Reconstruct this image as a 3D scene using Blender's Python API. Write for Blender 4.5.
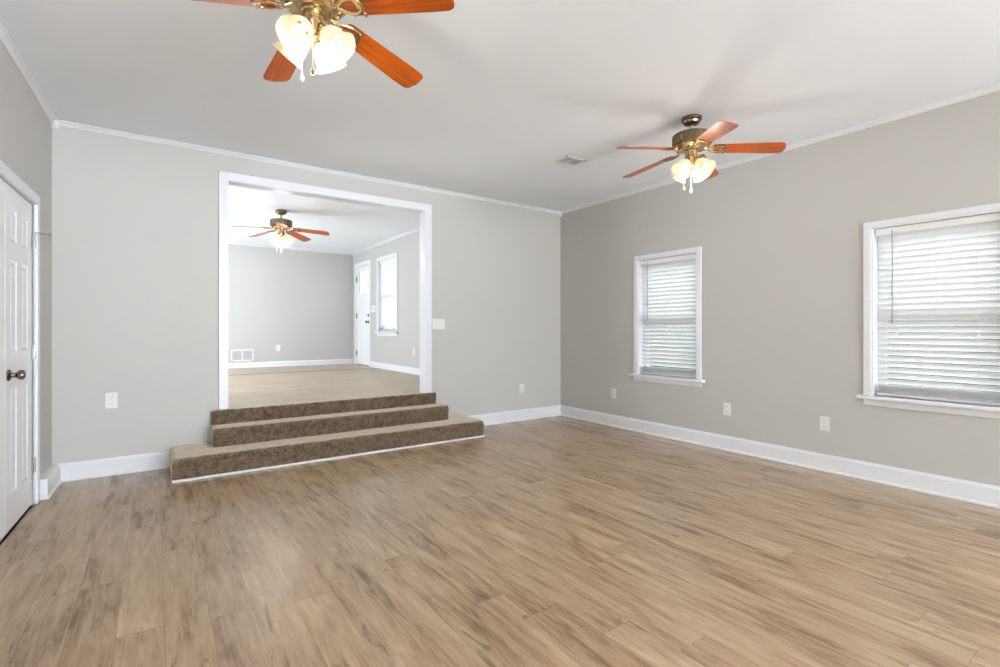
import bpy, bmesh, math, random
from mathutils import Vector, Matrix, noise
random.seed(7)
R = math.radians
for o in list(bpy.data.objects):
    bpy.data.objects.remove(o)
S = bpy.context.scene
COL = S.collection

# ------------------------------------------------------------------ camera
cam_data = bpy.data.cameras.new('camera')
cam = bpy.data.objects.new('camera', cam_data)
COL.objects.link(cam)
cam.location = (0, 0, 1.16)
cam.rotation_euler = (R(90), 0, R(-35))
cam_data.sensor_fit = 'HORIZONTAL'
cam_data.sensor_width = 36
cam_data.lens = 36 * 494.2 / 1000
cam_data.shift_y = -4.2 / 1000
cam_data.clip_start = .02
S.camera = cam

# ------------------------------------------------------------------ world, light, exposure
W = bpy.data.worlds.new('overcast_sky')
S.world = W
W.use_nodes = True
bg = W.node_tree.nodes['Background']
bg.inputs[0].default_value = (.86, .94, 1, 1)
bg.inputs[1].default_value = 5.6
S.view_settings.view_transform = 'Standard'
S.view_settings.look = 'None'
S.view_settings.exposure = 0.70
S.view_settings.gamma = 1
S.view_settings.use_curve_mapping = False
S.cycles.use_denoising = True
S.cycles.max_bounces = 12
S.cycles.diffuse_bounces = 8
S.cycles.transparent_max_bounces = 16
S.cycles.sample_clamp_indirect = 6


def area(name, loc, direction, sx, sy, power, color=(1, 1, 1), portal=False, spread=180):
    d = bpy.data.lights.new(name, 'AREA')
    d.shape = 'RECTANGLE'
    d.size, d.size_y, d.energy, d.color = sx, sy, power, color
    d.spread = R(spread)
    d.cycles.is_portal = portal
    o = bpy.data.objects.new(name, d)
    COL.objects.link(o)
    o.location = loc
    o.rotation_euler = Vector(direction).to_track_quat('-Z', 'Y').to_euler()
    return o


# added fill lamps, out of view behind the camera and in the raised room
area('added_rear_fill', (2.1, -8.5, 1.35), (-.1, 1, 1.0), 4.0, 2.1, 380, (.79, .905, 1), spread=130)
area('added_side_fill', (4.44, -5.6, 1.30), (-1, .3, 1.2), 3.6, 1.6, 1060, (.79, .905, 1), spread=150)  # added fill along the right wall, which has no window here
area('added_upper_room_fill', (-1.40, 7.9, 1.7), (1, 0, .45), 2.6, 1.6, 165, (.79, .905, 1))  # added fill in front of the raised room's solid left wall
area('right_window_portal', (4.66, 1.09, 1.31), (-1, 0, 0), 1.3, .74, 1, portal=True)
area('middle_window_portal', (4.66, 3.32, 1.31), (-1, 0, 0), 1.3, .74, 1, portal=True)
area('upper_window_portal', (3.56, 8.35, 1.78), (-1, 0, 0), 1.3, .84, 1, portal=True)


# ------------------------------------------------------------------ materials
def mat(name):
    m = bpy.data.materials.new(name)
    m.use_nodes = True
    n = m.node_tree.nodes
    return m, n, m.node_tree.links, n['Principled BSDF'], n['Material Output']


def srgb(r, g, b):
    f = lambda c: c / 12.92 if c <= .04045 else ((c + .055) / 1.055) ** 2.4
    return (f(r / 255), f(g / 255), f(b / 255), 1)


def plain(name, color, rough, metallic=0, bump=0, bscale=200, spec=.5, aniso=0):
    m, n, l, p, out = mat(name)
    p.inputs['Base Color'].default_value = color
    p.inputs['Roughness'].default_value = rough
    p.inputs['Metallic'].default_value = metallic
    p.inputs['Specular IOR Level'].default_value = spec
    tc = n.new('ShaderNodeTexCoord')
    nz = n.new('ShaderNodeTexNoise')
    nz.inputs['Scale'].default_value = bscale
    nz.inputs['Detail'].default_value = 4
    l.new(tc.outputs['Object'], nz.inputs['Vector'])
    mr = n.new('ShaderNodeMapRange')
    mr.inputs[3].default_value = rough * .92
    mr.inputs[4].default_value = min(1, rough * 1.08)
    l.new(nz.outputs[0], mr.inputs[0])
    l.new(mr.outputs[0], p.inputs['Roughness'])
    if bump:
        b = n.new('ShaderNodeBump')
        b.inputs['Strength'].default_value = bump
        b.inputs['Distance'].default_value = .002
        l.new(nz.outputs[0], b.inputs['Height'])
        l.new(b.outputs[0], p.inputs['Normal'])
    return m


M = {}
M['wall'] = plain('greige_wall_paint', srgb(188, 185, 180), .62, bump=.12, bscale=260)
M['ceiling'] = plain('white_ceiling_paint', srgb(238, 242, 247), .75, bump=.12, bscale=200)
M['trim'] = plain('white_semi_gloss_paint', srgb(224, 224, 227), .28, bump=.03, bscale=60)
M['door'] = plain('white_door_paint', srgb(234, 234, 236), .33, bump=.04, bscale=90)
M['plate'] = plain('white_plastic', srgb(222, 221, 218), .35)
M['slot'] = plain('dark_slot', srgb(70, 68, 66), .6)
M['vent'] = plain('white_enamel', srgb(232, 232, 232), .4)
M['duct'] = plain('grey_duct', srgb(150, 150, 152), .7)
M['pale_duct'] = plain('pale_grey_duct', srgb(205, 205, 206), .7)
M['nickel'] = plain('satin_nickel', srgb(176, 172, 166), .28, metallic=1)
M['knob'] = plain('aged_nickel_knob', srgb(128, 120, 110), .2, metallic=1)
M['brass'] = plain('antique_brass', srgb(194, 170, 130), .24, metallic=1, bump=.1, bscale=120)
M['bronze'] = plain('dark_antique_brass', srgb(136, 121, 98), .3, metallic=1, bump=.1, bscale=120)
M['dark_gap'] = plain('dark_joint_and_shade', srgb(40, 34, 30), .7)  # floor joint tone, also stands in for shade under the closet doors
M['chain'] = plain('pale_bead_chain', srgb(226, 222, 210), .4)
M['outside_wood'] = plain('weathered_fence_wood', srgb(110, 100, 92), .85, bump=.3, bscale=30)
M['leaf'] = plain('dark_leaf', srgb(44, 56, 36), .6)
M['soil'] = plain('dull_grass', srgb(74, 78, 62), .95, bump=.4, bscale=40)


def planks_mat(name, light, mid, dark, rough, origin=(0, 0), along_x=False):
    m, n, l, p, out = mat(name)

    def math_(op, a, b=None, c=None):
        q = n.new('ShaderNodeMath')
        q.operation = op
        for i, v in enumerate((a, b, c)):
            if v is None:
                continue
            if isinstance(v, (int, float)):
                q.inputs[i].default_value = v
            else:
                l.new(v, q.inputs[i])
        return q.outputs[0]
    geo = n.new('ShaderNodeNewGeometry')
    sep = n.new('ShaderNodeSeparateXYZ')
    l.new(geo.outputs['Position'], sep.inputs[0])
    x, y = (sep.outputs[1], sep.outputs[0]) if along_x else (sep.outputs[0], sep.outputs[1])
    PW, PL = .152, 1.22
    xs = math_('DIVIDE', math_('ADD', x, 20.03), PW)
    row = math_('FLOOR', xs)
    wn = n.new('ShaderNodeTexWhiteNoise')
    wn.noise_dimensions = '1D'
    l.new(row, wn.inputs['W'])
    ys = math_('ADD', math_('DIVIDE', math_('ADD', y, 20), PL), wn.outputs['Value'])
    colm = math_('FLOOR', ys)
    wid = math_('ADD', math_('MULTIPLY', row, 7.31), math_('MULTIPLY', colm, 3.17))
    wn2 = n.new('ShaderNodeTexWhiteNoise')
    wn2.noise_dimensions = '1D'
    l.new(wid, wn2.inputs['W'])
    rnd = wn2.outputs['Value']

    def grain(sx, sy, scale, detail, dist, rough_=.6):
        cx = n.new('ShaderNodeCombineXYZ')
        l.new(math_('MULTIPLY', x, sx), cx.inputs[0])
        l.new(math_('ADD', math_('MULTIPLY', y, sy), math_('MULTIPLY', rnd, 37.0)), cx.inputs[1])
        l.new(math_('MULTIPLY', rnd, 91.0), cx.inputs[2])
        t = n.new('ShaderNodeTexNoise')
        t.inputs['Scale'].default_value = scale
        t.inputs['Detail'].default_value = detail
        t.inputs['Roughness'].default_value = rough_
        t.inputs['Distortion'].default_value = dist
        l.new(cx.outputs[0], t.inputs['Vector'])
        return t.outputs[0]
    broad = grain(10, 1.7, 1.0, 3, .9)
    streak = grain(30, 3.2, 1.0, 5, .7)
    fine = grain(150, 5, 1.0, 3, .2)
    knots = grain(10, 2.6, 1.2, 2, 1.4)
    v = math_('ADD', math_('MULTIPLY', broad, .42), math_('MULTIPLY', streak, .43))
    v = math_('ADD', v, math_('MULTIPLY', fine, .15))
    v = math_('ADD', v, math_('MULTIPLY', math_('SUBTRACT', rnd, .5), .085))
    ramp = n.new('ShaderNodeValToRGB')
    e = ramp.color_ramp.elements
    e[0].position, e[0].color = .33, dark
    e[1].position, e[1].color = .66, light
    k = e.new(.49)
    k.color = mid
    l.new(v, ramp.inputs[0])
    # dark cracks / knots
    kn = n.new('ShaderNodeMapRange')
    kn.inputs[1].default_value, kn.inputs[2].default_value = .66, .78
    kn.inputs[3].default_value, kn.inputs[4].default_value = 0, .55
    l.new(knots, kn.inputs[0])
    mx = n.new('ShaderNodeMix')
    mx.data_type = 'RGBA'
    l.new(kn.outputs[0], mx.inputs['Factor'])
    l.new(ramp.outputs[0], mx.inputs['A'])
    mx.inputs['B'].default_value = tuple(c * .55 for c in dark[:3]) + (1,)
    # joints
    fx = math_('FRACT', xs)
    jx = math_('MINIMUM', fx, math_('SUBTRACT', 1, fx))
    fy = math_('FRACT', ys)
    jy = math_('MINIMUM', fy, math_('SUBTRACT', 1, fy))
    jj = math_('MINIMUM', math_('MULTIPLY', jx, PW), math_('MULTIPLY', jy, PL))
    jm = n.new('ShaderNodeMapRange')
    jm.inputs[1].default_value, jm.inputs[2].default_value = .0004, .0016
    jm.inputs[3].default_value, jm.inputs[4].default_value = .45, 0
    l.new(jj, jm.inputs[0])
    mj = n.new('ShaderNodeMix')
    mj.data_type = 'RGBA'
    l.new(jm.outputs[0], mj.inputs['Factor'])
    l.new(mx.outputs['Result'], mj.inputs['A'])
    mj.inputs['B'].default_value = tuple(c * .45 for c in dark[:3]) + (1,)
    l.new(mj.outputs['Result'], p.inputs['Base Color'])
    rr = n.new('ShaderNodeMapRange')
    rr.inputs[3].default_value, rr.inputs[4].default_value = rough + .06, rough - .05
    l.new(streak, rr.inputs[0])
    l.new(rr.outputs[0], p.inputs['Roughness'])
    bp = n.new('ShaderNodeBump')
    bp.inputs['Strength'].default_value = .08
    bp.inputs['Distance'].default_value = .0012
    l.new(math_('ADD', streak, fine), bp.inputs['Height'])
    l.new(bp.outputs[0], p.inputs['Normal'])
    return m


M['floor'] = planks_mat('oak_vinyl_planks', srgb(190, 164, 132), srgb(162, 134, 104), srgb(108, 80, 55), .24)
M['floor_up'] = planks_mat('pale_vinyl_planks', srgb(198, 179, 156), srgb(180, 160, 137), srgb(150, 129, 106), .38, along_x=True)


def carpet_mat():
    m, n, l, p, out = mat('brown_cut_pile_carpet')
    tc = n.new('ShaderNodeTexCoord')
    n1 = n.new('ShaderNodeTexNoise')
    n1.inputs['Scale'].default_value = 70
    n1.inputs['Detail'].default_value = 6
    n1.inputs['Roughness'].default_value = .75
    n2 = n.new('ShaderNodeTexNoise')
    n2.inputs['Scale'].default_value = 22
    n2.inputs['Detail'].default_value = 3
    l.new(tc.outputs['Object'], n1.inputs['Vector'])
    l.new(tc.outputs['Object'], n2.inputs['Vector'])
    ad = n.new('ShaderNodeMath')
    ad.operation = 'MULTIPLY_ADD'
    ad.inputs[1].default_value = .35
    l.new(n2.outputs[0], ad.inputs[0])
    ml = n.new('ShaderNodeMath')
    ml.operation = 'MULTIPLY'
    ml.inputs[1].default_value = .65
    l.new(n1.outputs[0], ml.inputs[0])
    l.new(ml.outputs[0], ad.inputs[2])
    r = n.new('ShaderNodeValToRGB')
    r.color_ramp.elements[0].position, r.color_ramp.elements[0].color = .40, srgb(56, 43, 32)
    r.color_ramp.elements[1].position, r.color_ramp.elements[1].color = .60, srgb(122, 103, 82)
    l.new(ad.outputs[0], r.inputs[0])
    l.new(r.outputs[0], p.inputs['Base Color'])
    p.inputs['Roughness'].default_value = .95
    p.inputs['Specular IOR Level'].default_value = .1
    p.inputs['Sheen Weight'].default_value = 1
    p.inputs['Sheen Roughness'].default_value = .5
    p.inputs['Sheen Tint'].default_value = srgb(255, 236, 212)
    b = n.new('ShaderNodeBump')
    b.inputs['Strength'].default_value = .5
    b.inputs['Distance'].default_value = .003
    l.new(n1.outputs[0], b.inputs['Height'])
    l.new(b.outputs[0], p.inputs['Normal'])
    return m


M['carpet'] = carpet_mat()


def blade_mat():
    m, n, l, p, out = mat('cherry_wood_veneer')
    tc = n.new('ShaderNodeTexCoord')
    mp = n.new('ShaderNodeMapping')
    mp.inputs['Scale'].default_value = (2.5, 38, 38)
    nz = n.new('ShaderNodeTexNoise')
    nz.inputs['Scale'].default_value = 1.6
    nz.inputs['Detail'].default_value = 4
    nz.inputs['Distortion'].default_value = .5
    l.new(tc.outputs['Object'], mp.inputs[0])
    l.new(mp.outputs[0], nz.inputs['Vector'])
    r = n.new('ShaderNodeValToRGB')
    r.color_ramp.elements[0].position, r.color_ramp.elements[0].color = .3, srgb(150, 60, 2)
    r.color_ramp.elements[1].position, r.color_ramp.elements[1].color = .7, srgb(204, 98, 6)
    l.new(nz.outputs[0], r.inputs[0])
    l.new(r.outputs[0], p.inputs['Base Color'])
    p.inputs['Roughness'].default_value = .3
    p.inputs['Coat Weight'].default_value = .2
    p.inputs['Coat Roughness'].default_value = .3
    return m


M['blade'] = blade_mat()


def slat_mat():
    m, n, l, p, out = mat('white_translucent_slat')
    p.inputs['Base Color'].default_value = srgb(244, 244, 244)
    p.inputs['Roughness'].default_value = .4
    tr = n.new('ShaderNodeBsdfTranslucent')
    tr.inputs[0].default_value = srgb(246, 246, 246)
    mx = n.new('ShaderNodeMixShader')
    mx.inputs[0].default_value = .38
    l.new(p.outputs[0], mx.inputs[1])
    l.new(tr.outputs[0], mx.inputs[2])
    l.new(mx.outputs[0], out.inputs[0])
    return m


M['slat'] = slat_mat()


def glass_mat():
    m, n, l, p, out = mat('window_glass')
    t = n.new('ShaderNodeBsdfTransparent')
    t.inputs[0].default_value = (.96, .98, .97, 1)
    g = n.new('ShaderNodeBsdfGlossy')
    g.inputs['Roughness'].default_value = .02
    mx = n.new('ShaderNodeMixShader')
    mx.inputs[0].default_value = .05
    l.new(t.outputs[0], mx.inputs[1])
    l.new(g.outputs[0], mx.inputs[2])
    l.new(mx.outputs[0], out.inputs[0])
    return m


M['glass'] = glass_mat()


def shade_mat():
    m, n, l, p, out = mat('frosted_lamp_glass')
    p.inputs['Base Color'].default_value = srgb(232, 223, 204)
    p.inputs['Roughness'].default_value = .25
    p.inputs['Emission Color'].default_value = (1, .86, .62, 1)
    p.inputs['Emission Strength'].default_value = .05
    tr = n.new('ShaderNodeBsdfTranslucent')
    tr.inputs[0].default_value = (1, .95, .86, 1)
    mx = n.new('ShaderNodeMixShader')
    mx.inputs[0].default_value = .5
    l.new(p.outputs[0], mx.inputs[1])
    l.new(tr.outputs[0], mx.inputs[2])
    l.new(mx.outputs[0], out.inputs[0])
    return m


M['shade'] = shade_mat()
m_, n_, l_, p_, o_ = mat('lit_bulb')
p_.inputs['Emission Color'].default_value = (1, .88, .66, 1)
p_.inputs['Emission Strength'].default_value = 2
M['bulb'] = m_


# ------------------------------------------------------------------ mesh helpers
class MB:
    def __init__(self):
        self.bm = bmesh.new()

    def box(self, x0, x1, y0, y1, z0, z1, bevel=0, seg=2, mtx=None):
        b = bmesh.new()
        bmesh.ops.create_cube(b, size=1)
        for v in b.verts:
            v.co = Vector(((x0 + x1) / 2 + v.co.x * (x1 - x0), (y0 + y1) / 2 + v.co.y * (y1 - y0), (z0 + z1) / 2 + v.co.z * (z1 - z0)))
        if bevel:
            bmesh.ops.bevel(b, geom=list(b.edges), offset=bevel, segments=seg, affect='EDGES', profile=.5)
        self.add(b, mtx)
        return self

    def add(self, b, mtx=None):
        if mtx is not None:
            bmesh.ops.transform(b, matrix=mtx, verts=b.verts)
        me = bpy.data.meshes.new('tmp')
        b.to_mesh(me)
        b.free()
        self.bm.from_mesh(me)
        bpy.data.meshes.remove(me)

    def lathe(self, profile, seg=32, mtx=None, ruffle=None):
        b = bmesh.new()
        rings = []
        for i, (r, z) in enumerate(profile):
            ring = []
            for k in range(seg):
                a = 2 * math.pi * k / seg
                rr = r * (1 + (ruffle(i, a) if ruffle else 0))
                ring.append(b.verts.new((rr * math.cos(a), rr * math.sin(a), z)))
            rings.append(ring)
        for r0, r1 in zip(rings, rings[1:]):
            for k in range(seg):
                b.faces.new((r0[k], r0[(k + 1) % seg], r1[(k + 1) % seg], r1[k]))
        if profile[0][0] > 1e-5 and not ruffle:
            b.faces.new(list(reversed(rings[0])))
        if profile[-1][0] > 1e-5 and not ruffle:
            b.faces.new(rings[-1])
        bmesh.ops.remove_doubles(b, verts=b.verts, dist=1e-6)
        bmesh.ops.recalc_face_normals(b, faces=b.faces)
        self.add(b, mtx)
        return self

    def tube(self, pts, r, seg=10, closed=False, mtx=None, flat=1.0):
        b = bmesh.new()
        pts = [Vector(p) for p in pts]
        rings = []
        N = len(pts)
        up = Vector((0, 0, 1))
        for i, p in enumerate(pts):
            a = pts[(i - 1) % N] if (closed or i > 0) else p
            c = pts[(i + 1) % N] if (closed or i < N - 1) else p
            t = (c - a).normalized()
            u = up if abs(t.dot(up)) < .95 else Vector((1, 0, 0))
            s = t.cross(u).normalized()
            w = s.cross(t)
            rad = r[i] if isinstance(r, (list, tuple)) else r
            rings.append([b.verts.new(p + s * rad * math.cos(q) + w * rad * flat * math.sin(q)) for q in (2 * math.pi * k / seg for k in range(seg))])
        pairs = list(zip(rings, rings[1:])) + ([(rings[-1], rings[0])] if closed else [])
        for r0, r1 in pairs:
            for k in range(seg):
                b.faces.new((r0[k], r0[(k + 1) % seg], r1[(k + 1) % seg], r1[k]))
        if not closed:
            b.faces.new(list(reversed(rings[0])))
            b.faces.new(rings[-1])
        bmesh.ops.recalc_face_normals(b, faces=b.faces)
        self.add(b, mtx)
        return self

    def prism(self, outline, z0, z1, bevel=0, mtx=None):
        b = bmesh.new()
        lo = [b.verts.new((x, y, z0)) for x, y in outline]
        hi = [b.verts.new((x, y, z1)) for x, y in outline]
        b.faces.new(list(reversed(lo)))
        b.faces.new(hi)
        for k in range(len(outline)):
            j = (k + 1) % len(outline)
            b.faces.new((lo[k], lo[j], hi[j], hi[k]))
        bmesh.ops.recalc_face_normals(b, faces=b.faces)
        if bevel:
            bmesh.ops.bevel(b, geom=[e for e in b.edges if abs(e.verts[0].co.z - e.verts[1].co.z) < 1e-6], offset=bevel, segments=2, affect='EDGES')
        self.add(b, mtx)
        return self

    def sweep(self, profile, p0, p1, inward):
        """profile (d, z) extruded from p0 to p1 (xy), d measured along inward."""
        b = bmesh.new()
        iv = Vector((inward[0], inward[1], 0)).normalized()
        ends = []
        for p in (p0, p1):
            ends.append([b.verts.new(Vector((p[0], p[1], 0)) + iv * d + Vector((0, 0, z))) for d, z in profile])
        k = len(profile)
        for i in range(k):
            j = (i + 1) % k
            b.faces.new((ends[0][i], ends[0][j], ends[1][j], ends[1][i]))
        b.faces.new(list(reversed(ends[0])))
        b.faces.new(ends[1])
        bmesh.ops.recalc_face_normals(b, faces=b.faces)
        self.add(b)
        return self

    def build(self, name, m, parent=None, smooth=False, loc=None, rot=None, kind=None):
        me = bpy.data.meshes.new(name)
        self.bm.to_mesh(me)
        self.bm.free()
        me.materials.append(M[m] if isinstance(m, str) else m)
        if smooth:
            me.polygons.foreach_set('use_smooth', [True] * len(me.polygons))
            me.set_sharp_from_angle(angle=R(38))
        o = bpy.data.objects.new(name, me)
        COL.objects.link(o)
        if parent:
            o.parent = parent
        if loc:
            o.location = loc
        if rot:
            o.rotation_euler = rot
        if kind:
            o['kind'] = kind
        return o


def tag(o, label, cat, group=None):
    o['label'], o['category'] = label, cat
    if group:
        o['group'] = group
    return o


def empty(name, loc=(0, 0, 0), rotz=0, kind=None):
    o = bpy.data.objects.new(name, None)
    o.empty_display_size = .1
    COL.objects.link(o)
    o.location = loc
    o.rotation_euler = (0, 0, rotz)
    if kind:
        o['kind'] = kind
    return o


def copy_tree(o, parent=None):
    c = o.copy()
    COL.objects.link(c)
    if parent:
        c.parent = parent
        c.matrix_parent_inverse = o.matrix_parent_inverse.copy()
    for ch in [k for k in COL.objects if k.parent == o]:
        copy_tree(ch, c)
    return c


def wall_cells(mb, axis, t0, t1, u0, u1, z0, z1, holes):
    """slab across axis between t0..t1, along u0..u1, with rectangular holes (ua, ub, za, zb)."""
    us = sorted({u0, u1, *[h[0] for h in holes], *[h[1] for h in holes]})
    for a, b in zip(us, us[1:]):
        hs = sorted([(h[2], h[3]) for h in holes if h[0] <= a and h[1] >= b])
        z = z0
        for lo, hi in hs + [(z1, z1)]:
            if lo > z + 1e-6:
                if axis == 'x':
                    mb.box(t0, t1, a, b, z, lo)
                else:
                    mb.box(a, b, t0, t1, z, lo)
            z = max(z, hi)
    return mb


CH = 2.74          # ceiling height
UF = .447          # upper room floor
ST = 'structure'

# ------------------------------------------------------------------ shell
MB().box(-1.4, 4.64, -8.8, 5.0, -.12, 0).build('floor', 'floor', kind=ST)
MB().box(-1.62, 3.4, 5.126, 10.2, UF - .03, UF).box(.543, 2.479, 4.985, 5.126, UF - .03, UF).build('floor_upper', 'floor_up', kind=ST)
MB().box(-1.62, 4.64, -8.9, 10.4, CH, CH + .1).build('ceiling', 'ceiling', kind=ST)

WA = (2.947, 3.696, .655, 1.948)     # window openings (y0, y1, z0, z1)
WB = (.717, 1.467, .655, 1.938)
mb = MB()
wall_cells(mb, 'x', 4.5, 4.64, -8.9, 5.2, -.12, CH, [WA, WB])
mb.build('wall_right', 'wall', kind=ST)
mb = MB()
wall_cells(mb, 'y', 5.0, 5.126, -1.62, 4.5, -.12, CH, [(.523, 2.499, UF - .03, 2.502)])
mb.build('wall_back', 'wall', kind=ST)
mb = MB()
wall_cells(mb, 'y', -8.9, -8.7, -1.4, 4.5, -.12, CH, [(.1, 4.3, .25, 2.4)])
mb.build('wall_rear', 'wall', kind=ST)
WU = (7.93, 8.77, 1.12, 2.43)
DU = (9.21, 10.04, UF, 2.425)
mb = MB()
wall_cells(mb, 'x', 3.4, 3.5, 5.126, 10.4, .0, CH, [WU, DU])
mb.build('wall_upper_right', 'wall', kind=ST)
MB().box(-1.62, 3.4, 10.2, 10.4, 0, CH).build('wall_upper_far', 'wall', kind=ST)
MB().box(-1.62, -1.5, 5.126, 10.2, 0, CH).build('wall_upper_left', 'wall', kind=ST)

# left wall, slightly out of square; local frame: x = 0 is its face, y runs from the corner
LROT = -math.atan(.033)
LLOC = (-.632, 5.0, 0)


def on_left(o):
    o.location = LLOC
    o.rotation_euler = (0, 0, LROT)
    return o


DL = (-1.78, -.56, 0, 1.99)
mb = MB()
wall_cells(mb, 'x', -.06, 0, -13.9, 0, -.12, CH, [DL])
mb.box(-.16, -.06, -13.9, .0, -.12, CH)
on_left(mb.build('wall_left', 'wall', kind=ST))

# added window behind the camera, unseen, goes with the rear fill lamp
rear = empty('added_rear_window', (2.2, -8.8, 0), kind=ST)
mb = MB()
for x in (-2.2, -.75, .7, 2.15):
    mb.box(x - .035, x + .035, -.05, .05, .25, 2.4)
for z in (.28, 2.37):
    mb.box(-2.2, 2.2, -.05, .05, z - .03, z + .03)
mb.build('window_frame', 'trim', rear)

# ------------------------------------------------------------------ crown, baseboards, casings
crown = [(0, CH), (.034, CH), (.034, CH - .007), (.022, CH - .012), (.010, CH - .024), (.007, CH - .030), (0, CH - .030)]
base = [(0, 0), (.024, 0), (.024, .012), (.015, .02), (.015, .118), (.010, .128), (.006, .138), (0, .138)]
baseU = [(d, z + UF) for d, z in [(0, 0), (.022, 0), (.022, .012), (.014, .018), (.014, .085), (.006, .1), (0, .1)]]
lx = lambda y: -.62 + (y - 5) * .033
MB().sweep(crown, (-.632, 5), (4.5, 5), (0, -1)).build('trim_1', 'trim', kind=ST)
MB().sweep(crown, (4.5, -8.7), (4.5, 5), (-1, 0)).build('trim_2', 'trim', kind=ST)
on_left(MB().sweep(crown, (0, -13.6), (0, 0), (1, 0)).build('trim_3', 'trim', kind=ST))


def corner_block(loc, ang, name):
    prof = [(0, 0), (.034, 0), (.034, -.035), (.02, -.055), (.0, -.066)]
    b = MB()
    b.sweep([(d, z + CH) for d, z in prof], (-.02, 0), (.02, 0), (0, -1))
    return b.build(name, 'trim', loc=loc, rot=(0, 0, ang), kind=ST)


corner_block((4.492, 4.992, 0), R(-45), 'trim_4')
corner_block((-.624, 4.992, 0), R(45), 'trim_5')
MB().sweep(crown, (-1.5, 10.2), (3.4, 10.2), (0, -1)).build('trim_6', 'trim', kind=ST)
MB().sweep(crown, (3.4, 5.126), (3.4, 10.2), (-1, 0)).build('trim_7', 'trim', kind=ST)
mb = MB().sweep(base, (-.632, 5), (.125, 5), (0, -1))
mb.sweep(base, (2.925, 5), (4.5, 5), (0, -1))
mb.build('baseboard_back', 'trim', kind=ST)
MB().sweep(base, (4.5, -8.7), (4.5, 5), (-1, 0)).build('baseboard_right', 'trim', kind=ST)
thick = [(0, 0), (.062, 0), (.062, .012), (.052, .02), (.052, .112), (.044, .126), (.03, .138), (0, .138)]
mb = MB().sweep(thick, (0, -.468), (0, 0), (1, 0))
mb.box(0, .056, -.474, -.452, 0, .142, .003)
on_left(mb.build('baseboard_left', 'trim', kind=ST))
MB().sweep(baseU, (-1.5, 10.2), (3.4, 10.2), (0, -1)).build('baseboard_upper_far', 'trim', kind=ST)
mb = MB().sweep(baseU, (3.4, 5.126), (3.4, 9.14), (-1, 0))
mb.build('baseboard_upper_right', 'trim', kind=ST)

# cased opening: jamb lining and casing
mb = MB()
CW = .073
for xa, xb in ((.468, .468 + CW), (2.555 - CW, 2.555)):
    mb.box(xa, xb, 4.982, 5.0, .452, 2.556, .004)
    mb.box(xa, xb, 5.126, 5.144, UF, 2.556, .004)
mb.box(.468 + CW, 2.555 - CW, 4.982, 5.0, 2.556 - CW, 2.556, .004)
mb.box(.468 + CW, 2.555 - CW, 5.126, 5.144, 2.556 - CW, 2.556, .004)
mb.box(.523, .543, 4.99, 5.136, UF, 2.48)
mb.box(2.479, 2.499, 4.99, 5.136, UF, 2.48)
mb.box(.523, 2.499, 4.99, 5.136, 2.48, 2.502)
mb.build('trim_8', 'trim', kind=ST)
# dark expansion joint across the upper floor
MB().box(-1.5, 3.36, 8.68, 8.692, UF - .002, UF + .0025).build('trim_9', 'dark_gap', kind=ST)


# ------------------------------------------------------------------ windows and blinds
def make_window(name, X, hole, cas=.05, head=.042):
    """opening in a wall whose room face is the plane x = X, looking from -x."""
    y0, y1, z0, z1 = hole
    w = empty(name, (X, (y0 + y1) / 2, z0), kind=ST)
    h = (y1 - y0) / 2
    H = z1 - z0
    b = MB()
    for s in (-1, 1):
        b.box(-.018, 0, *sorted((s * h, s * (h + cas))), 0, H + head, .004)
        b.box(-.01, .14, *sorted((s * h, s * (h - .012))), 0, H)
    b.box(-.018, 0, -h, h, H, H + head, .004)
    b.box(-.01, .14, -h, h, H - .012, H)
    b.build('window_frame', 'trim', w)
    b = MB()
    b.box(-.055, .10, -h - cas - .035, h + cas + .035, -.028, 0, .006)
    b.build('window_sill', 'trim', w)
    b = MB()
    b.box(-.016, 0, -h - cas, h + cas, -.078, -.028, .004)
    b.build('apron', 'trim', w)
    b = MB()
    iw = h - .012
    for s in (-1, 1):
        b.box(.085, .125, *sorted((s * iw, s * (iw - .05))), 0, H - .012)
    for za, zb in ((0, .06), (H / 2 - .03, H / 2 + .03), (H - .062, H - .012)):
        b.box(.087, .123, -iw, iw, za, zb)
    b.box(.095, .115, -.012, .012, H / 2, H - .03)
    b.build('sash', 'trim', w)
    MB().box(.103, .107, -iw + .04, iw - .04, .05, H - .05).build('pane', 'glass', w)
    return w


make_window('window_1', 4.5, WB)
make_window('window_2', 4.5, WA)
make_window('window_3', 3.4, WU)


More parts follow.
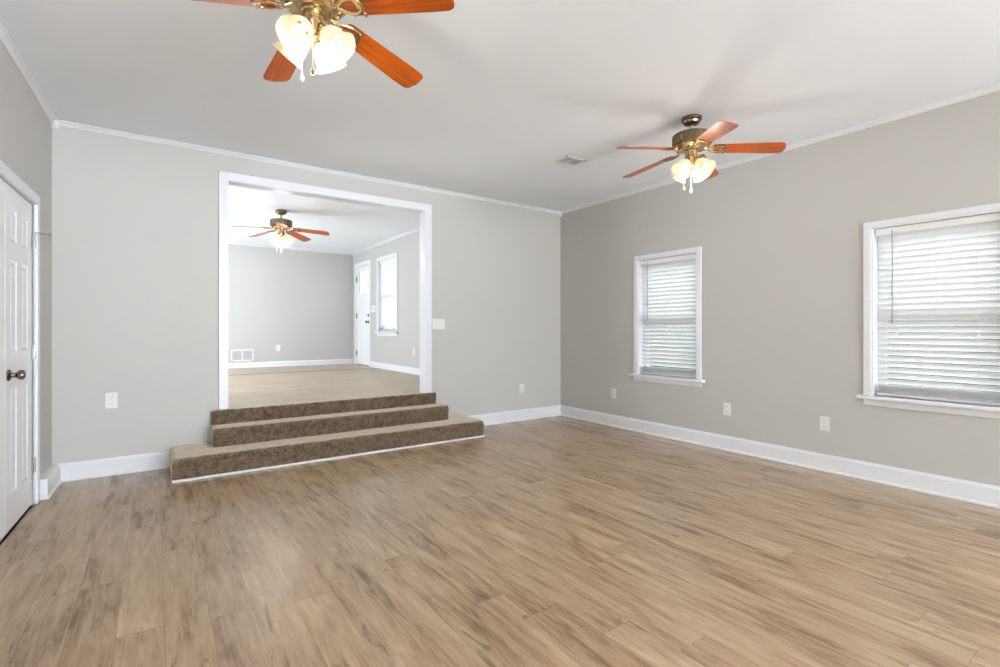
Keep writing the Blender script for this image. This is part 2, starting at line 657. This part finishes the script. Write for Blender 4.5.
def make_blind(X, hole, label, tilt=52, wand=True, seed=1):
    y0, y1, z0, z1 = hole
    rnd = random.Random(seed)
    root = empty('window_blind', (X + .042, (y0 + y1) / 2, z0))
    tag(root, label, 'blind', 'white horizontal window blinds')
    h = (y1 - y0) / 2 - .027
    H = z1 - z0 - .012
    b = MB()
    b.box(-.020, .026, -h - .01, h + .01, H - .052, H - .002, .003)
    b.build('headrail', 'vent', root)
    b = MB()
    pitch = .0435
    zt = H - .072
    stack = .10
    t = R(tilt)
    z = zt
    nseg = 4
    while z > stack:
        tt = t + rnd.uniform(-.03, .03)
        sag = rnd.uniform(-.0012, .0012)
        bm = bmesh.new()
        top, bot = [], []
        for k in range(nseg + 1):
            s = -.025 + .05 * k / nseg
            crown_ = .0022 * (1 - (s / .025) ** 2)
            for lst, off in ((top, .0011), (bot, -.0011)):
                px, pz = s, crown_ + off
                # room edge (-x) up
                X_ = px * math.cos(tt) + pz * math.sin(tt)
                Z_ = -px * math.sin(tt) + pz * math.cos(tt)
                lst.append([bm.verts.new((X_, yy, z + Z_ + dz)) for yy, dz in ((-h, -sag), (0, 0), (h, sag))])
        for k in range(nseg):
            for q in range(2):
                bm.faces.new((top[k][q], top[k][q + 1], top[k + 1][q + 1], top[k + 1][q]))
                bm.faces.new((bot[k][q + 1], bot[k][q], bot[k + 1][q], bot[k + 1][q + 1]))
        for q in range(2):
            bm.faces.new((top[0][q + 1], top[0][q], bot[0][q], bot[0][q + 1]))
            bm.faces.new((top[-1][q], top[-1][q + 1], bot[-1][q + 1], bot[-1][q]))
        b.add(bm)
        z -= pitch
    # the surplus slats lie stacked on the bottom rail
    for k in range(9):
        zz = .034 + k * .0062
        b.box(-.025 + rnd.uniform(-.002, .002), .025, -h, h, zz, zz + .0026)
    b.build('slats', 'slat', root)
    MB().box(-.026, .026, -h, h, .003, .024, .004).build('bottom_rail', 'slat', root)
    for yy in (-h * .62, 0, h * .62):
        c = MB()
        for xx in (-.0235, .0235):
            c.tube([(xx, yy, .02), (xx, yy, H - .04)], .0009, 6)
        c.build('ladder_cord', 'plate', root)
    if wand:
        c = MB()
        yy = h - .10
        c.tube([(-.034, yy, H - .03), (-.036, yy, H - .06), (-.037, yy, H * .36 + .12)], .0042, 8)
        c.lathe([(0, 0), (.005, .002), (.006, .02), (.004, .035), (0, .036)], 10, Matrix.Translation((-.037, yy, H * .36 + .09)))
        c.build('tilt_wand', 'duct', root, smooth=True)
    return root


make_blind(4.5, WB, 'white slatted blind in the large right-hand window cut by the photo edge', seed=1)
make_blind(4.5, WA, 'white slatted blind in the smaller-looking window on the right wall nearest the corner', seed=2)
make_blind(3.4, WU, 'narrow white slatted blind beside the front door in the raised far room', wand=False, seed=3)


# ------------------------------------------------------------------ doors
def panel_door(parent, name, y0, y1, z0, z1, cols, rows, x_face, thick=.035):
    """door leaf whose room side faces +x; recessed moulded panels."""
    b = MB()
    ys = sorted({y0, y1, *[c for cc in cols for c in cc]})
    zs = sorted({z0, z1, *[c for cc in rows for c in cc]})
    for ya, yb in zip(ys, ys[1:]):
        for za, zb in zip(zs, zs[1:]):
            if (ya, yb) in cols and (za, zb) in rows:
                continue
            b.box(x_face - thick, x_face, ya, yb, za, zb)
    for ya, yb in cols:
        for za, zb in rows:
            bm = bmesh.new()
            steps = [(0, 0), (.008, -.005), (.018, -.006), (.036, -.0015), (.042, -.001)]
            rings = []
            for d, x in steps:
                rings.append([bm.verts.new((x_face + x, yy, zz)) for yy, zz in ((ya + d, za + d), (yb - d, za + d), (yb - d, zb - d), (ya + d, zb - d))])
            for r0, r1 in zip(rings, rings[1:]):
                for k in range(4):
                    bm.faces.new((r0[k], r0[(k + 1) % 4], r1[(k + 1) % 4], r1[k]))
            bm.faces.new(rings[-1])
            b.add(bm)
    return b.build(name, 'door', parent)


def knob(parent, mtx, m='knob'):
    b = MB()
    b.lathe([(0, 0), (.034, 0), (.034, .004), (.028, .010), (.014, .014), (.012, .032), (.018, .038), (.026, .046), (.0285, .056), (.026, .066), (.016, .072), (0, .074)], 28, mtx)
    return b.build('knob', m, parent, smooth=True)


def hinge(parent, x, y, z0, z1, m='nickel'):
    b = MB()
    b.box(x - .002, x + .002, y - .02, y + .02, z0, z1)
    for k in range(3):
        a = z0 + (z1 - z0) * k / 3
        b.tube([(x + .006, y, a + .001), (x + .006, y, a + (z1 - z0) / 3 - .001)], .006, 10)
    b.tube([(x + .006, y, z0 - .004), (x + .006, y, z1 + .004)], .0035, 8)
    return b.build('hinge', m, parent, smooth=True)


closet = on_left(empty('door_1', kind=ST))
b = MB()
cw = .068
for ya, yb in ((-.545, -.545 + cw), (-1.795 - cw, -1.795)):
    b.box(0, .018, ya, yb, 0, 2.052, .004)
b.box(0, .018, -1.795, -.545, 1.985, 2.052, .004)
for ya, yb in ((-.56, -.545), (-1.795, -1.78)):
    b.box(-.055, .002, ya, yb, 0, 1.99)
b.box(-.055, .002, -1.795, -.545, 1.985, 1.995)
b.build('door_casing', 'trim', closet)
rows = [(.205, .815), (1.03, 1.56), (1.672, 1.858)]
for i, (a, c) in enumerate(((-1.168, -.566), (-1.775, -1.173))):
    wdt = c - a
    cols = [(a + .096, a + .096 + .142), (c - .096 - .142 - .01, c - .096 - .01)]
    leaf = panel_door(closet, 'door_leaf', a, c, .012, 1.98, cols, rows, -.008)
    kz = .90
    ky = a + .055 if i == 0 else c - .055
    if i == 0:
        knob(leaf, Matrix.Translation((-.008, ky, kz)) @ Matrix.Rotation(R(90), 4, 'Y'))
    hy = c + .004 if i == 0 else a - .004
    for z0, z1 in ((1.70, 1.795), (.965, 1.055), (.216, .31)):
        hinge(leaf, .0, hy, z0, z1)
    if i == 0:
        s = MB()
        s.tube([(.006, hy, 1.80), (.03, hy + .025, 1.80), (.075, hy + .05, 1.80)], .004, 8)
        s.lathe([(0, 0), (.007, 0), (.007, .012), (0, .014)], 10, Matrix.Translation((.07, hy + .045, 1.80)) @ Matrix.Rotation(R(65), 4, 'Y'))
        s.build('hinge_pin_stop', 'nickel', leaf, smooth=True)
MB().box(-.055, -.045, -1.78, -.56, 0, .012).build('under_door_shade', 'dark_gap', closet)  # dark strip painting in the shade below the door leaves

# front door of the raised room
front = empty('door_2', (3.4, 9.6, UF), kind=ST)
b = MB()
for s in (-1, 1):
    b.box(-.018, 0, *sorted((s * .39, s * .455)), 0, 2.05, .004)
    b.box(-.004, .06, *sorted((s * .378, s * .392)), 0, 1.985)
b.box(-.018, 0, -.39, .39, 1.978, 2.05, .004)
b.box(-.004, .14, -.392, .392, 1.965, 1.98)
b.build('door_casing', 'trim', front)
b = MB()
ly0, ly1, lz0, lz1 = -.265, .265, 1.43, 1.86
wall_cells(b, 'x', .012, .056, -.374, .374, .012, 1.962, [(ly0, ly1, lz0, lz1)])
slab = b.build('door_slab', 'door', front)
b = MB()
for ya, yb, za, zb in ((ly0 - .03, ly1 + .03, lz0 - .03, lz0), (ly0 - .03, ly1 + .03, lz1, lz1 + .03), (ly0 - .03, ly0, lz0, lz1), (ly1, ly1 + .03, lz0, lz1), (-.014, .014, lz0, lz1), (ly0, ly1, (lz0 + lz1) / 2 - .012, (lz0 + lz1) / 2 + .012)):
    b.box(.004, .02, ya, yb, za, zb)
for ya, yb in ((-.27, -.03), (.03, .27)):
    for q in (0, 1):
        b.box(.008, .012, ya, yb, .22 + q * .98, .232 + q * .98)
        b.box(.008, .012, ya if q else yb - .012, ya + .012 if q else yb, .22, 1.212)
b.build('door_trim', 'door', slab)
MB().box(.028, .034, ly0, ly1, lz0, lz1).build('door_lite', 'glass', slab)
b = Matrix.Translation((.012, -.30, .855)) @ Matrix.Rotation(R(-90), 4, 'Y')
knob(slab, b, 'bronze')
d = MB()
d.lathe([(0, 0), (.03, 0), (.03, .01), (.02, .018), (0, .019)], 20, Matrix.Translation((.012, -.30, .985)) @ Matrix.Rotation(R(-90), 4, 'Y'))
d.box(-.022, -.006, -.305, -.295, .97, 1.0, .002)
d.build('deadbolt', 'bronze', slab, smooth=True)
for z0 in (.18, .94, 1.68):
    hb = MB().box(-.002, .012, .368, .392, z0, z0 + .10)
    hb.tube([(-.004, .378, z0), (-.004, .378, z0 + .1)], .008, 10)
    hb.build('hinge', 'bronze', slab)
MB().box(-.01, .12, -.378, .378, 0, .012).build('threshold', 'bronze', front)

# ------------------------------------------------------------------ carpeted steps
steps = empty('carpeted_steps', (1.52, 4.75, 0))
tag(steps, 'brown carpeted three-tier steps below the wide cased opening', 'steps')


def carpet_step(x0, x1, yf, yb, z0, z1, r, over=.016):
    """rounded-nose step: profile swept along x with closed rounded ends."""
    prof = [(yf + over, z0)]
    nz = 6
    for k in range(1, nz + 1):
        prof.append((yf + over - over * (k / nz) ** 2, z0 + (z1 - r * 1.3 - z0) * k / nz))
    for k in range(1, 7):
        a = R(90) * k / 6
        prof.append((yf + r * (1 - math.cos(a)), z1 - r * 1.3 + r * 1.3 * math.sin(a)))
    yy = yf + r
    n = max(2, int((yb - yy) / .03))
    for k in range(1, n + 1):
        prof.append((yy + (yb - yy) * k / n, z1))
    bm = bmesh.new()
    N = int((x1 - x0) / .018)
    grid = []
    rnd = random.Random(int(x0 * 1000))
    for i in range(N + 1):
        u = i / N
        x = x0 + (x1 - x0) * u
        e = min(x - x0, x1 - x)
        rd = .02
        dz = 0 if e > rd else rd - math.sqrt(max(0, rd * rd - (rd - e) ** 2))
        colv = []
        for j, (py, pz) in enumerate(prof):
            jit = noise.noise(Vector((x * 26, py * 26, pz * 26))) * .004 + noise.noise(Vector((x * 70, py * 70, pz * 70))) * .0025
            top = pz > z1 - r * 1.3
            q = pz - (dz * .7 if top else 0) + (jit if top else 0)
            w = py + (dz * .7 if not top or py < yf + r else 0) + (0 if py > yf + r else -jit)
            if j == 0:
                q = z0
            colv.append(bm.verts.new((x - 1.52, min(w, yb) - 4.75, q)))
        grid.append(colv)
    for i in range(N):
        for j in range(len(prof) - 1):
            bm.faces.new((grid[i][j], grid[i + 1][j], grid[i + 1][j + 1], grid[i][j + 1]))
    backs = []
    for colv, flip in ((grid[0], 0), (grid[-1], 1)):
        bv = bm.verts.new((colv[0].co.x, yb - 4.75, z0))
        backs.append(bv)
        loop = colv + [bv]
        bm.faces.new(loop if flip else list(reversed(loop)))
    bm.faces.new([c[-1] for c in grid] + [backs[1], backs[0]])
    bm.faces.new([c[0] for c in grid] + [backs[1], backs[0]])
    bmesh.ops.recalc_face_normals(bm, faces=bm.faces)
    mb_ = MB()
    mb_.add(bm)
    return mb_.build('step', 'carpet', steps, smooth=True)


carpet_step(.112, 2.932, 4.468, 4.998, .016, .172, .032)
carpet_step(.405, 2.645, 4.735, 4.998, .172, .326, .026)
carpet_step(.405, 2.600, 4.945, 4.984, .326, .452, .010, over=.006)
b = MB()
b.box(.110 - 1.52, 2.935 - 1.52, 4.466 - 4.75, 4.482 - 4.75, 0, .016, .002)
b.box(.110 - 1.52, .124 - 1.52, 4.482 - 4.75, 5.0 - 4.77, 0, .016)
b.box(2.921 - 1.52, 2.935 - 1.52, 4.482 - 4.75, 5.0 - 4.77, 0, .016)
b.build('base_strip', 'trim', steps)['label'] = 'thin white strip along the foot of the steps'


# ------------------------------------------------------------------ outlets, switches, vents
def frame_mtx(p, normal):
    """local x = along wall, y = up, z = out of the wall."""
    z = Vector(normal).normalized()
    y = Vector((0, 0, 1))
    x = y.cross(z)
    m = Matrix((x, y, z)).transposed().to_4x4()
    m.translation = p
    return m


def place(o, m):
    o.matrix_world = m
    return o


def outlet_proto():
    r = empty('wall_outlet')
    MB().box(-.037, .037, -.059, .059, -.001, .006, .003).build('cover_plate', 'plate', r)
    for s in (-1, 1):
        f = MB()
        f.prism([(.017 * math.cos(a) * (1 if abs(math.cos(a)) < .9 else .95), s * .024 + .0145 * math.sin(a)) for a in (2 * math.pi * k / 20 for k in range(20))], .004, .0085, .001)
        rc = f.build('receptacle', 'plate', r)
        g = MB()
        for sx in (-.0065, .0065):
            g.box(sx - .001, sx + .001, s * .024 - .001, s * .024 + .007, .008, .0088)
        g.lathe([(0, .008), (.0022, .008), (.0022, .0088), (0, .0088)], 10, Matrix.Translation((0, s * .024 - .006, 0)))
        g.build('slot', 'slot', rc)
    MB().lathe([(0, .005), (.003, .005), (.003, .0068), (0, .007)], 12).build('screw', 'plate', r)
    return r


outs = [((-.278, 5.0, .593), (0, -1, 0), 'white wall outlet low on the back wall, left of the carpeted steps'),
        ((3.835, 5.0, .403), (0, -1, 0), 'white wall outlet low on the back wall, right of the carpeted steps'),
        ((4.5, 4.058, .393), (-1, 0, 0), 'white wall outlet on the right wall, nearest the room corner'),
        ((4.5, 2.63, .395), (-1, 0, 0), 'white wall outlet just right of and below the smaller window'),
        ((4.5, 1.788, .386), (-1, 0, 0), 'white wall outlet left of and below the large right-hand window'),
        ((1.948, 10.2, .802), (0, -1, 0), 'white wall outlet low on the far wall of the raised room'),
        ((3.4, 7.249, .80), (-1, 0, 0), 'white wall outlet low on the raised room side wall beyond the opening edge')]
proto = outlet_proto()
for i, (p, nrm, lab) in enumerate(outs):
    o = proto if i == 0 else copy_tree(proto)
    place(o, frame_mtx(p, nrm))
    tag(o, lab, 'outlet', 'white wall outlets')
    if i == 0:
        o.scale = (1.06, 1.06, 1)


def switch_proto(gangs):
    r = empty('light_switch')
    w = .035 + .023 * gangs
    MB().box(-w, w, -.059, .059, -.001, .006, .003).build('cover_plate', 'plate', r)
    for g in range(gangs):
        x = (g - (gangs - 1) / 2) * .046
        b = MB()
        b.box(x - .005, x + .005, -.012, .012, .004, .010, .001)
        b.box(x - .0035, x + .0035, -.001, .008, .008, .018, .001)
        b.build('toggle', 'plate', r)
    return r


tag(place(switch_proto(2), frame_mtx((2.647, 5.0, 1.22), (0, -1, 0))), 'white double light switch on the back wall right of the opening', 'switch', 'white light switches')
tag(place(switch_proto(3), frame_mtx((3.4, 9.02, 1.545), (-1, 0, 0))), 'white light switch between the front door and the far window', 'switch', 'white light switches')


def grille(name, w, h, bays, louvres, label, cat, m):
    r = empty(name)
    tag(r, label, cat)
    b = MB()
    fr = .022
    b.box(-w / 2, w / 2, -h / 2, -h / 2 + fr, 0, .008, .002)
    b.box(-w / 2, w / 2, h / 2 - fr, h / 2, 0, .008, .002)
    bw = (w - fr * (bays + 1)) / bays
    for k in range(bays + 1):
        x = -w / 2 + k * (bw + fr)
        b.box(x, x + fr, -h / 2, h / 2, 0, .008, .002)
    b.build('frame', 'vent', r)
    MB().box(-w / 2 + .004, w / 2 - .004, -h / 2 + .004, h / 2 - .004, .0005, .0015).build('backing', 'duct' if name == 'wall_vent' else 'pale_duct', r)
    b = MB()
    for k in range(bays):
        x = -w / 2 + fr + k * (bw + fr)
        for q in range(louvres):
            y = -h / 2 + fr + (h - 2 * fr) * (q + .5) / louvres
            t = (h - 2 * fr) / louvres * .36
            b.box(x, x + bw, -t, t, -.0006, .0006, mtx=Matrix.Translation((0, y, .005)) @ Matrix.Rotation(R(38), 4, 'X'))
    b.build('louvres', 'vent', r)
    place(r, m)
    return r


grille('ceiling_vent', .25, .16, 2, 6, 'white ceiling air vent left of the ceiling fan by the right wall', 'vent',
       Matrix.Translation((3.19, 3.405, CH)) @ Matrix.Rotation(math.pi, 4, 'X') @ Matrix.Rotation(R(0), 4, 'Z'))
grille('wall_vent', .37, .215, 2, 8, 'white two-bay air return grille low on the far wall of the raised room', 'vent', frame_mtx((1.337, 10.2, .68), (0, -1, 0)))


# ------------------------------------------------------------------ ceiling fans
def blade_outline():
    pts = []
    r0, r1 = .148, .62
    w0, w1 = .052, .066
    rc = .035
    pts += [(r0, -w0 + .012), (r0 + .012, -w0)]
    pts += [(r1 - .10, -w1)]
    for k in range(7):
        a = -R(90) + R(90) * k / 6
        pts.append((r1 - rc + rc * math.cos(a), -w1 + rc + rc * math.sin(a)))
    pts.append((r1 + .006, 0))
    for k in range(7):
        a = R(90) * k / 6
        pts.append((r1 - rc + rc * math.cos(a), w1 - rc + rc * math.sin(a)))
    pts += [(r1 - .10, w1), (r0 + .012, w0), (r0, w0 - .012)]
    return pts


def make_fan():
    f = empty('ceiling_fan', (0, 0, CH))
    b = MB()
    b.lathe([(0, 0), (.068, 0), (.072, -.004), (.072, -.026), (.062, -.032), (.058, -.046), (.044, -.056), (.024, -.062), (0, -.062)], 40)
    b.build('canopy', 'bronze', f, smooth=True)
    MB().lathe([(0, -.055), (.0125, -.055), (.0125, -.115), (.024, -.118), (.026, -.128), (0, -.13)], 20).build('downrod', 'brass', f, smooth=True)
    b = MB()
    b.lathe([(0, -.118), (.05, -.118), (.10, -.124), (.132, -.132), (.138, -.138), (.138, -.146), (.134, -.149), (.134, -.195), (.139, -.199), (.139, -.207), (.128, -.216), (0, -.218)], 56)
    for k in range(40):
        a = 2 * math.pi * k / 40
        b.tube([(.1345 * math.cos(a), .1345 * math.sin(a), -.151), (.1345 * math.cos(a), .1345 * math.sin(a), -.194)], .0034, 6)
    mot = b.build('motor_housing', 'bronze', f, smooth=True)
    b = MB()
    b.lathe([(0, -.214), (.124, -.214), (.127, -.220), (.112, -.232), (.090, -.240), (.068, -.242), (.062, -.248), (0, -.248)], 48)
    for k in range(18):
        a = 2 * math.pi * k / 18
        b.lathe([(0, 0), (.009, .001), (.010, .006), (.004, .012), (0, .013)], 8, Matrix.Translation((.105 * math.cos(a), .105 * math.sin(a), -.230)) @ Matrix.Rotation(math.pi, 4, 'X') @ Matrix.Translation((0, 0, -.002)))
    b.build('trim_ring', 'brass', mot, smooth=True)
    b = MB()
    b.lathe([(0, -.244), (.046, -.244), (.050, -.254), (.044, -.260), (.044, -.290), (.050, -.296), (.050, -.306), (.040, -.318), (.028, -.328), (.020, -.348), (.024, -.358), (.014, -.370), (0, -.374)], 36)
    b.build('switch_housing', 'brass', f, smooth=True)
    # blades on scrolled brackets; they droop outwards, the anticlockwise edge hangs lower
    for k in range(5):
        a = 2 * math.pi * k / 5
        mt = Matrix.Rotation(a, 4, 'Z') @ Matrix.Translation((0, 0, -.234)) @ Matrix.Rotation(R(5.6), 4, 'Y') @ Matrix.Rotation(R(-13), 4, 'X')
        b = MB()
        b.prism(blade_outline(), -.003, .003, .0012)
        bl = b.build('blade', 'blade', f)
        bl.matrix_basis = mt
        b = MB()
        b.tube([(.085, 0, .010), (.105, 0, .002), (.122, 0, -.005)], [.019, .015, .012], 12, flat=.5)
        loop = []
        for q in range(28):
            t = 2 * math.pi * q / 28
            cx = .172 + .054 * math.cos(t)
            cy = .036 * math.sin(t) * (1 + .28 * math.cos(t))
            loop.append((cx, cy, -.0075))
        b.tube(loop, .0095, 8, closed=True, flat=.6)
        for sg in (-1, 1):
            sc = [(.198 + .026 * math.cos(t), sg * (.046 - .014 * math.sin(t)), -.006) for t in [R(20 * q) for q in range(-2, 11)]]
            b.tube(sc, .006, 8, flat=.7)
            b.lathe([(0, 0), (.006, .0), (.006, .003), (0, .004)], 10, Matrix.Translation((.208, sg * .026, -.008)) @ Matrix.Rotation(math.pi, 4, 'X'))
        b.prism([(.203, -.018), (.218, -.03), (.236, -.012), (.240, 0), (.236, .012), (.218, .03), (.203, .018)], -.009, -.003, .001)
        b.build('blade_bracket', 'brass', bl, smooth=True)
    # light kit: four arms and bell shades
    for k in range(4):
        rz = Matrix.Rotation(2 * math.pi * k / 4, 4, 'Z')
        ax = Matrix.Translation((.048, 0, -.334)) @ Matrix.Rotation(R(-43), 4, 'Y')
        b = MB()
        b.tube([(.020, 0, -.314), (.030, 0, -.316), (.042, 0, -.323), (.048, 0, -.334)], [.011, .009, .009, .011], 10)
        b.lathe([(0, .004), (.016, .004), (.022, -.002), (.026, -.012), (.027, -.022), (.023, -.026), (0, -.026)], 20, ax)
        arm = b.build('lamp_arm', 'brass', f, smooth=True)
        arm.matrix_basis = rz
        prof_o = [(.025, -.010), (.030, -.018), (.045, -.036), (.053, -.056), (.055, -.076), (.056, -.094), (.062, -.108), (.072, -.119)]
        prof = prof_o + [(.070, -.1195)] + [(r - .003, z) for r, z in reversed(prof_o)]
        zz = [p[1] for p in prof]
        b = MB()
        b.lathe(prof, 48, ax, ruffle=lambda i, t: .022 * math.cos(6 * t) * max(0, (-zz[i] - .08) / .04))
        sh = b.build('lamp_shade', 'shade', arm, smooth=True)
        b = MB()
        b.lathe([(0, -.02), (.013, -.022), (.014, -.045), (.022, -.062), (.026, -.076), (.022, -.089), (.010, -.097), (0, -.098)], 20, ax)
        b.build('bulb', 'bulb', sh, smooth=True)
    for ang, rad, z1, nm in ((-50, .046, -.520, 0), (32, .056, -.510, 1)):
        x, y = rad * math.cos(R(ang)), rad * math.sin(R(ang))
        b = MB()
        z0 = -.303
        b.tube([(x * .7, y * .7, z0), (x * .95, y * .95, z0 - .006), (x, y, z0 - .02), (x, y, z1)], .0016, 6)
        ch = b.build('pull_chain', 'chain', f)
        b = MB()
        b.lathe([(0, .004), (.003, .003), (.006, -.008), (.0095, -.018), (.0085, -.026), (.004, -.030), (0, -.031)], 14, Matrix.Translation((x, y, z1)))
        b.build('pull_knob', 'plate' if nm == 0 else 'brass', ch, smooth=True)
    return f


def fan_light(fan, name, power):
    d = bpy.data.lights.new(name, 'POINT')
    d.energy = power
    d.color = (1, .93, .84)
    d.shadow_soft_size = .07
    o = bpy.data.objects.new(name, d)
    COL.objects.link(o)
    o.location = (fan.location.x, fan.location.y, CH - .52)
    return o


fan0 = make_fan()
fans = [((.548, 2.145), 21.2, -139, 'brass and cherry-wood ceiling fan nearest the camera, cut off by the photo top'),
        ((3.285, 2.20), 19.2, -112, 'brass and cherry-wood ceiling fan seen whole, hanging near the right wall with windows'),
        ((1.385, 7.05), 43.6, -71, 'small-looking ceiling fan hanging in the raised far room through the opening')]
for i, ((x, y), ph, sh, lab) in enumerate(fans):
    o = fan0 if i == 0 else copy_tree(fan0)
    o.location = (x, y, CH)
    tag(o, lab, 'ceiling fan', 'matching five-blade ceiling fans')
    o.rotation_euler = (0, 0, R(ph))
    for ch in [k for k in COL.objects if k.parent == o and k.name.startswith(('lamp_arm', 'pull_chain'))]:
        ch.matrix_basis = Matrix.Rotation(R(sh - ph), 4, 'Z') @ ch.matrix_basis
    fan_light(o, 'fan_lamp_glow', 4.2)

# ------------------------------------------------------------------ outside: ground, and a hedge added to darken the blind gaps
MB().box(3.8, 16, -8, 16, -.35, -.25).build('ground_outside', 'soil', kind=ST)

hb = bmesh.new()
rn = random.Random(11)
N = 120
core = []
for i in range(N + 1):
    y = -3.5 + 19.0 * i / N
    ring = []
    for j in range(15):
        t = math.pi * j / 14
        rx = .75 + .22 * noise.noise(Vector((i * .4, j * .5, 0)))
        hz = 3.0 + .35 * noise.noise(Vector((i * .22, 3, 0)))
        ring.append(hb.verts.new((7.4 - rx * math.cos(t), y, -.26 + hz * math.sin(t) ** .5)))
    core.append(ring)
for a, c in zip(core, core[1:]):
    for j in range(14):
        hb.faces.new((a[j], a[j + 1], c[j + 1], c[j]))
for q in range(8500):
    y = rn.uniform(-3.4, 15.4)
    t = rn.uniform(0, math.pi * .62)
    c = Vector((7.4 - rn.uniform(.75, 1.0) * math.cos(t), y, -.2 + 3.1 * math.sin(t) ** .5))
    d = Vector((rn.uniform(-1, .2), rn.uniform(-1, 1), rn.uniform(-.8, .8))).normalized()
    e = d.orthogonal().normalized()
    L = rn.uniform(.05, .10)
    vs = [hb.verts.new(c + d * L * u + e * L * .35 * v + Vector((0, 0, -.01 * u * u))) for u, v in ((-1, 0), (0, 1), (1, 0), (0, -1))]
    hb.faces.new(vs)
hm = MB()
hm.add(hb)
hedge = hm.build('hedge', 'leaf', kind='stuff')  # guessed hedge, put in to make the blind gaps dark
tag(hedge, 'dark leafy hedge added outside so the blind gaps look dark', 'hedge')
